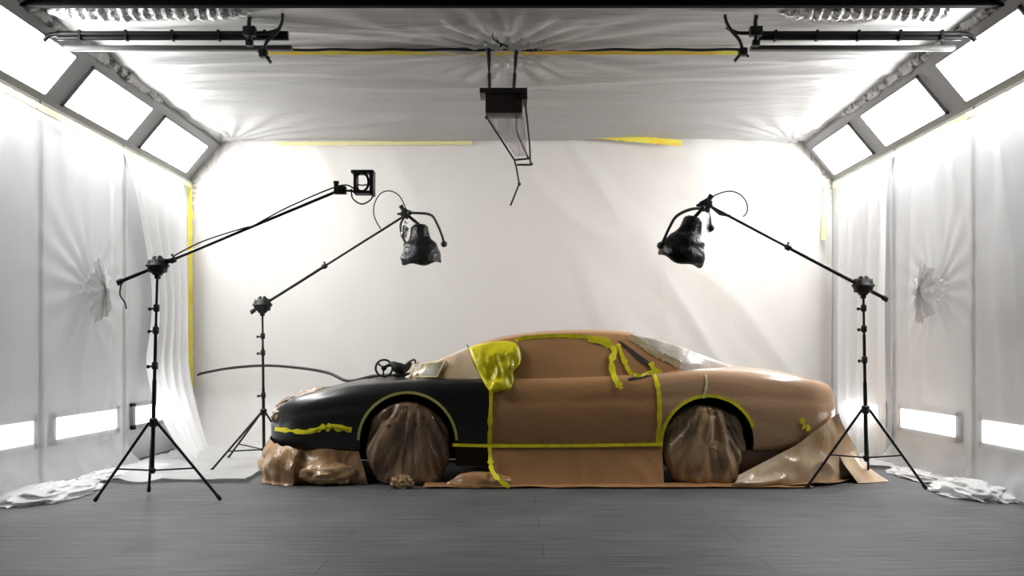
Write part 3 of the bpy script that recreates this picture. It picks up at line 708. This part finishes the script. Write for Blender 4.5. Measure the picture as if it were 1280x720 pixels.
tape([(786, 421), (800, 428), (812, 437), (824, 444), (838, 450), (850, 457)], .06, jit=.4, mt='creamfilm', lift=.015, seed=8)
tape([(813, 453), (818, 463), (826, 466)], .05, jit=.8, lift=.014)
tape([(882, 468), (883, 482), (879, 498)], .02, jit=.4, mt='yellowpale')
tape([(344, 536), (362, 538), (385, 540), (410, 535), (440, 538)], .035, jit=.9, lift=.012, seed=2)
tape([(380, 541), (405, 533), (420, 532), (440, 536)], .028, jit=.9, lift=.02, seed=5)
tape([(1001, 523), (1006, 533), (1012, 536)], .04, jit=.9, lift=.012, seed=5)
# hanging tail of the door tape that leans to the floor
b = bmesh.new(); P = [Vector(p) for p in (at(612, 556, 7.575), at(613, 575, 7.55), at(615, 588, 7.46), at(624, 600, 7.36), at(637, 609, 7.35))]
ribbon(b, catmull(P, 5), .036, (0, -1, .4), .005, .6); link('tape_tail', b, M['yellow'], CAR)
patch('yellow_film_wad', [(586, 435), (600, 430), (625, 426), (645, 429), (651, 442), (650, 455), (642, 464), (642, 476), (637, 486), (624, 489), (614, 490), (606, 480), (598, 464), (590, 447)], M['yellowfilm'], .02, crumple=.05, nr=14, seed=3, lab='crumpled bright yellow film over the windscreen pillar', bulge=.02)
# small window of the cowl and its frame
q = [onc(520, 471), onc(549, 471), onc(556, 452), onc(531, 455)]
patch('cowl_opening', [(526, 470), (546, 470), (555, 452), (536, 455)], mat('olive_gap', (.12, .10, .02), .4), .03)
b = bmesh.new()
for pts in ([(520, 471), (547, 471), (557, 451)], [(520, 471), (530, 455), (556, 450)], [(513, 471), (519, 457), (524, 452)]):
    tube(b, [onc(x, y, .035) for x, y in pts], .009)
link('cowl_trim', b, M['yellowpale'], CAR)
# crumpled film along the nose and the tail
NP = catmull([(344, 528, 0), (346, 514, 0), (353, 503, 0), (368, 494, 0), (388, 488, 0), (408, 484.5, 0)], 12)
NQ = [onc(p.x, p.y, -.005) for p in NP]
def nose_edge(u, v):
    k = min(len(NQ)-1, int(round(v*(len(NQ)-1)))); a = u*2*PI; c = NQ[k]
    r = .030*(1+1.1*nz(v*15, a*1.2, 3))*min(1, 5*v+.3, 4*(1-v)+.15)
    return c+Vector((r*math.cos(a)*1.3+.015*nz(v*17, 3), r*math.sin(a)*1.2, r*math.sin(a)*.6+r*math.cos(a)*.5))
sheet('nose_film', nose_edge, 12, 60, M['bag'], CAR, closeu=True)
# lower masking: skirts from the body to the floor
def around(s):
    """plan curve along the body side: s in metres, s<0 wraps the nose"""
    return s
def skirt(name, x0, x1, ztop, zbot, out, material, n=80, seed=0, lab=None, fold=.03, side=-1):
    def fn(u, v):
        X = lerp(x0, x1, u); zt_ = ztop(X) if callable(ztop) else ztop
        z = lerp(zt_, zbot, v); yb = YC+side*(YC-body_y(X, zt_))
        f = out*v**1.6+fold*v*(nz(X*3.1, v*1.2, seed)+.6*ridge(X*5, v, seed)-.3)
        return Vector((X, yb+side*(f+.006), max(.006, z)))
    o = sheet(name, fn, n, 16, material, CAR)
    if lab: o['label'] = lab
skirt('door_skirt', XD, 1.30, .355, .006, .10, M['paper'], seed=1)
skirt('front_shade_skirt', -.49, XD, .355, .16, -.06, M['well'], 20, seed=2, lab='black sheet painted as the shade below the front sill')  # black sheet: shade under the front sill put into its colour
skirt('far_skirt', -1.36, 2.15, .25, .006, .12, M['paper'], seed=5, side=1)
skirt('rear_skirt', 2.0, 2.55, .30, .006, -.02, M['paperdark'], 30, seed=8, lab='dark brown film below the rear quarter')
# nose drape: wraps from the front arch round the nose to the far side
def drape(x_edge, sgn, ztop, flare, seed, amp, xspread=0, rise=0, a0=-PI/2):
    def fn(u, v):
        a = lerp(a0, PI/2, u); end = (-2.22 if sgn < 0 else 2.92); Lx = abs(end-x_edge)
        ca = max(0, math.cos(a))**.5; sa = math.copysign(abs(math.sin(a))**.5, math.sin(a))
        X = x_edge+sgn*Lx*ca*.99; zt_ = ztop+rise*ca**3+.035*nz(u*16, seed)
        w = YC-body_y(X, zt_); Y = YC+sa*(w if abs(sa) > .9 else HB*.97)
        if abs(sa) <= .97: Y = YC+sa*HB*.99
        nrm = Vector((sgn*ca*.9, sa, 0)); nrm.normalize(); e = min(1, 7*u+.15, 7*(1-u)+.15)
        z = lerp(zt_, .006, v)
        f = .01+flare*v**1.7*e+e*amp*math.sin(PI*min(1, v*1.05))*(.35+ridge(u*7+seed+v*.7, v*1.6)*.9)+amp*.7*v*nz(u*19, v*3, seed)
        f += xspread*v**2*ca**2
        x_ = X+.10*sgn*(-1)*(1-e)*v
        return Vector((x_, Y, z))+nrm*f
    return fn
o = sheet('nose_drape', drape(-1.335, -1, .29, .09, 1, .07, 0, .10), 170, 30, M['papertan'], CAR); o['label'] = 'crumpled tan film hanging from the nose'
o = sheet('tail_drape', drape(2.35, 1, .34, .20, 6, .05, .30, .18, -.16*PI), 150, 30, M['paperpale'], CAR); o['label'] = 'pale film hanging from the tail'
# bulges at the lower nose
blob('nose_bulge', (-1.93, 7.80, .13), (.19, .16, .13), M['papertan'], CAR, amp=.3, fr=1.6, seed=3, floor=.006)
blob('nose_bulge', (-1.62, 7.70, .09), (.25, .15, .10), M['papertan'], CAR, amp=.25, fr=1.5, seed=9, floor=.006)
# wheel bags
def bag(cx, cz, R, material, seed, side):
    yc = YC+side*.80; ax_, az_ = cx+.05, cz+R*1.05
    b = bmesh.new()
    def fn(u, v):
        a = u*2*PI; k = v*PI
        r = math.sin(k)**.7
        c, s = math.cos(a), math.sin(a)
        RR = R*(1+.06*nz(c*2+seed, s*2, k))
        if s < 0: RR *= 1+.12*(-s)
        z = cz+RR*r*s; x = cx+RR*r*c
        dep = -math.cos(k)*.11
        fa = math.atan2(x-ax_, az_-z+.12); fr_ = math.hypot(x-ax_, z-az_)
        fold = .050*(ridge(fa*3.2+seed+fr_*.8, fr_*1.1, seed)-.2)*min(1, fr_*4)+.022*ridge(fa*9, fr_*3, seed+4)+.018*ridge(x*7, z*9, seed)*max(0, z-.45)*8
        if z < .12: x += (x-cx)*.18*(.12-z)/.12; dep *= 1+.5*(.12-max(z, 0))/.12
        y = yc+side*(dep+fold*(1 if dep > 0 else 0))
        return Vector((x, y, max(.006, z)))
    grid(b, fn, 90, 40, True); bmesh.ops.remove_doubles(b, verts=b.verts, dist=1e-5)
    return link('wheel_bag', b, material, CAR, sharp=80)
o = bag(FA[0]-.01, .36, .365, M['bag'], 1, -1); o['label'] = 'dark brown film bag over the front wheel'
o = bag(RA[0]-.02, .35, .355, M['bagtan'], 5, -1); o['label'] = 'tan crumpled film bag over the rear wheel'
blob('film_tuft', (-.93, 7.44, .045), (.07, .05, .05), M['papertan'], CAR, amp=.7, fr=2.2, seed=3, floor=.006, sub=4)

# sheets lying on the floor
def floorpaper(u, v):
    x = lerp(-.75, 2.55, u); y0 = 7.42-.02*nz(x*1.5, 2, 0); y = lerp(y0, 7.70, v)
    y += .02*nz(x*3, v*2)
    return Vector((x, y, .008+.016*max(0, ridge(x*2.2, v*2, 4))*(v*(1-v)*4)**.5+.008*(1-v)*(1+nz(x*4, 1))))
tag(sheet('masking_paper', floorpaper, 120, 14, M['paper'], thick=.002), 'brown paper strip lying on the floor along the sill of the car', 'masking paper')
def tailsheet(u, v):
    # from the tail's lower edge down and out to the right on the floor
    x = lerp(1.95, 3.45, u); y = lerp(7.47+1.15*max(0, (x-2.35)/1.1)**2.2, 9.5, v)
    hgt = .62*max(0, 1-((x-2.62)/.50)**2)*0
    return Vector((x+.03*nz(y*3, 1), y, .02+.02*max(0, ridge(x*2, y*2.5, 8))+hgt))
tag(sheet('film_apron', tailsheet, 80, 50, M['papertan'], thick=.003), 'tan film apron spread on the floor round the tail of the car', 'film apron')
def sweep(u, v):
    # film swept from the rear wheel up to the tail corner
    a = at(905, 603, 7.50); c = at(1050, 527, 7.60); e = at(1075, 590, 7.5); 
    top = Vector((lerp(1.95, 2.86, u), 0, 0)); top.z = table([(1.95, .09), (2.26, .25), (2.46, .35), (2.6, .45), (2.86, .62)], top.x); top.y = YC-hw(min(2.8, top.x))*1.0-.015-.02*u
    bot = Vector((lerp(1.85, 3.42, u), 7.45+1.05*u**2.6, .03))
    p = top.lerp(bot, v); p.z = lerp(top.z, .02, v**.75)
    k = ridge(u*5+v*.8, v*1.2, 2)
    p.y -= .04*k*math.sin(PI*v)+.04*math.sin(PI*v); p.z += .015*k*math.sin(PI*v)
    return p
o = sheet('tail_film', sweep, 90, 30, M['paperpale'], CAR); o['label'] = 'pale film swept from the tail corner to the floor'
blob('paper_mound', (-.27, 7.50, .02), (.27, .09, .11), M['paper'], None, amp=.15, fr=1.2, seed=2, floor=.006)
tag(bpy.data.objects['paper_mound'], 'low tan mound of paper on the floor below the black shade sheet', 'paper mound')

# floor plastic
M['floorfilm'] = M['floorsheet']
def ff(x0, x1, y0, y1, seed):
    def fn(u, v):
        x = lerp(x0, x1, u)+.12*nz(v*3, seed, 1); y = lerp(y0, y1, v)+.16*nz(u*4, seed)
        return Vector((x, y, .014+.03*max(0, ridge(x*2.6, y*2.6, seed))))
    return fn
tag(sheet('floor_film', ff(-3.85, -2.35, 7.75, 10.75, 1), 70, 70, M['floorsheet']), 'clear film spread over the floor at the left beside the curtain', 'floor film')
tag(sheet('floor_film', ff(2.75, 3.85, 8.7, 10.6, 4), 60, 60, M['floorsheet']), 'clear film spread over the floor at the right behind the tripod', 'floor film')
def pile(name, c, s, seed, lab):
    bm = bmesh.new(); bmesh.ops.create_icosphere(bm, subdivisions=5, radius=1)
    for v in bm.verts:
        q = v.co; k = 1+.45*(ridge(q.x*2.2+seed, q.y*2.2, q.z*2.2)-.4)+.12*ridge(q.x*5, q.y*5+seed, q.z*5)
        v.co = Vector((c[0]+q.x*s[0]*k, c[1]+q.y*s[1]*k, max(.006, q.z*s[2]*k)))
        v.co.x = max(-WX+.1, min(WX-.1, v.co.x))
    tag(link(name, bm, M['film_heap'], sharp=80), lab, 'film heap')
pile('film_heap', (3.73, 7.15, 0), (.22, .38, .09), 1, 'white crumpled film heap on the floor at the right wall')
pile('film_heap', (-3.72, 7.1, 0), (.24, .50, .07), 6, 'flat white crumpled film heap on the floor at the left wall')
pile('film_heap', (3.75, 8.1, 0), (.15, .45, .05), 8, 'thin white film heap at the right wall below its widest strip lamp')
pile('film_heap', (-3.75, 8.1, 0), (.15, .45, .05), 9, 'thin white film heap at the left wall below its widest strip lamp')

# ------------------------------------------------------------------ air hose and the tool on the hood
def hood_z(X, Y):
    S = section(X); a = abs(Y-YC)
    for (p, q), (r_, s_) in zip(S[::-1], S[::-1][1:]):
        if p <= a <= r_: return lerp(q, s_, (a-p)/max(1e-6, r_-p))
    return S[-1][1]
hp = [at(251, 467, 10.85), at(285, 460.5, 10.2), at(330, 457, 9.75), at(375, 460, 9.3), at(410, 466, 9.0)]
for X, Y in ((-1.62, 8.7), (-1.35, 8.5), (-1.15, 8.35), (-.95, 8.2)): hp.append(Vector((X, Y, hood_z(X, Y)+.016)))
bm = bmesh.new(); tube(bm, catmull(hp, 8), .0155); H_ = link('air_hose', bm, M['rubber'])
tag(H_, 'black air hose bowing from the left back corner onto the hood', 'hose')
bm = bmesh.new(); tube(bm, [hp[0]+Vector((-.05, .03, -.02)), hp[0]], [.012, .02]); link('coupling', bm, M['black'], H_)
t = empty('air_polisher', Vector((-1.15, 8.2, hood_z(-1.15, 8.2))), 'black hand tool with a round wheel lying on the hood below the windscreen', 'power tool')
zc = hood_z(-1.2, 8.2)
def tp(px, py): return at(px, py, 8.2)
dz = zc-tp(480, 472).z
def tp(px, py, o=0): return at(px, py, 8.2)+Vector((0, o, dz+.004))
bm = bmesh.new(); c = tp(480, 460.5)
tube(bm, [c+Vector((.078*math.cos(k*PI/12), .0, .078*math.sin(k*PI/12))) for k in range(25)], .010); link('wheel', bm, M['blackplastic'], t)
bm = bmesh.new()
for k in range(3):
    a = k*2.094+.4; tube(bm, [c, c+Vector((.075*math.cos(a), 0, .075*math.sin(a)))], .008)
collar(bm, c, Vector((0, 1, 0)), .025, .05); link('spokes', bm, M['blackplastic'], t)
bm = bmesh.new(); tube(bm, catmull([tp(482, 458), tp(490, 456), tp(497, 460), tp(507, 460), tp(513, 453)], 4), [.012, .014, .018, .022, .03, .038, .044, .05, .052, .052, .05, .045, .04, .034, .03, .026, .02], 14)
tube(bm, [tp(505, 458), tp(503, 469)], [.035, .02]); tube(bm, catmull([tp(511, 453), tp(518, 450), tp(520, 457)], 4), .009)
link('motor_body', bm, M['blackplastic'], t)
bm = bmesh.new(); box(bm, tp(494, 471, -.04)-Vector((0, 0, .0)), tp(515, 467, .05), bevel=.006); link('base', bm, M['blackplastic'], t)
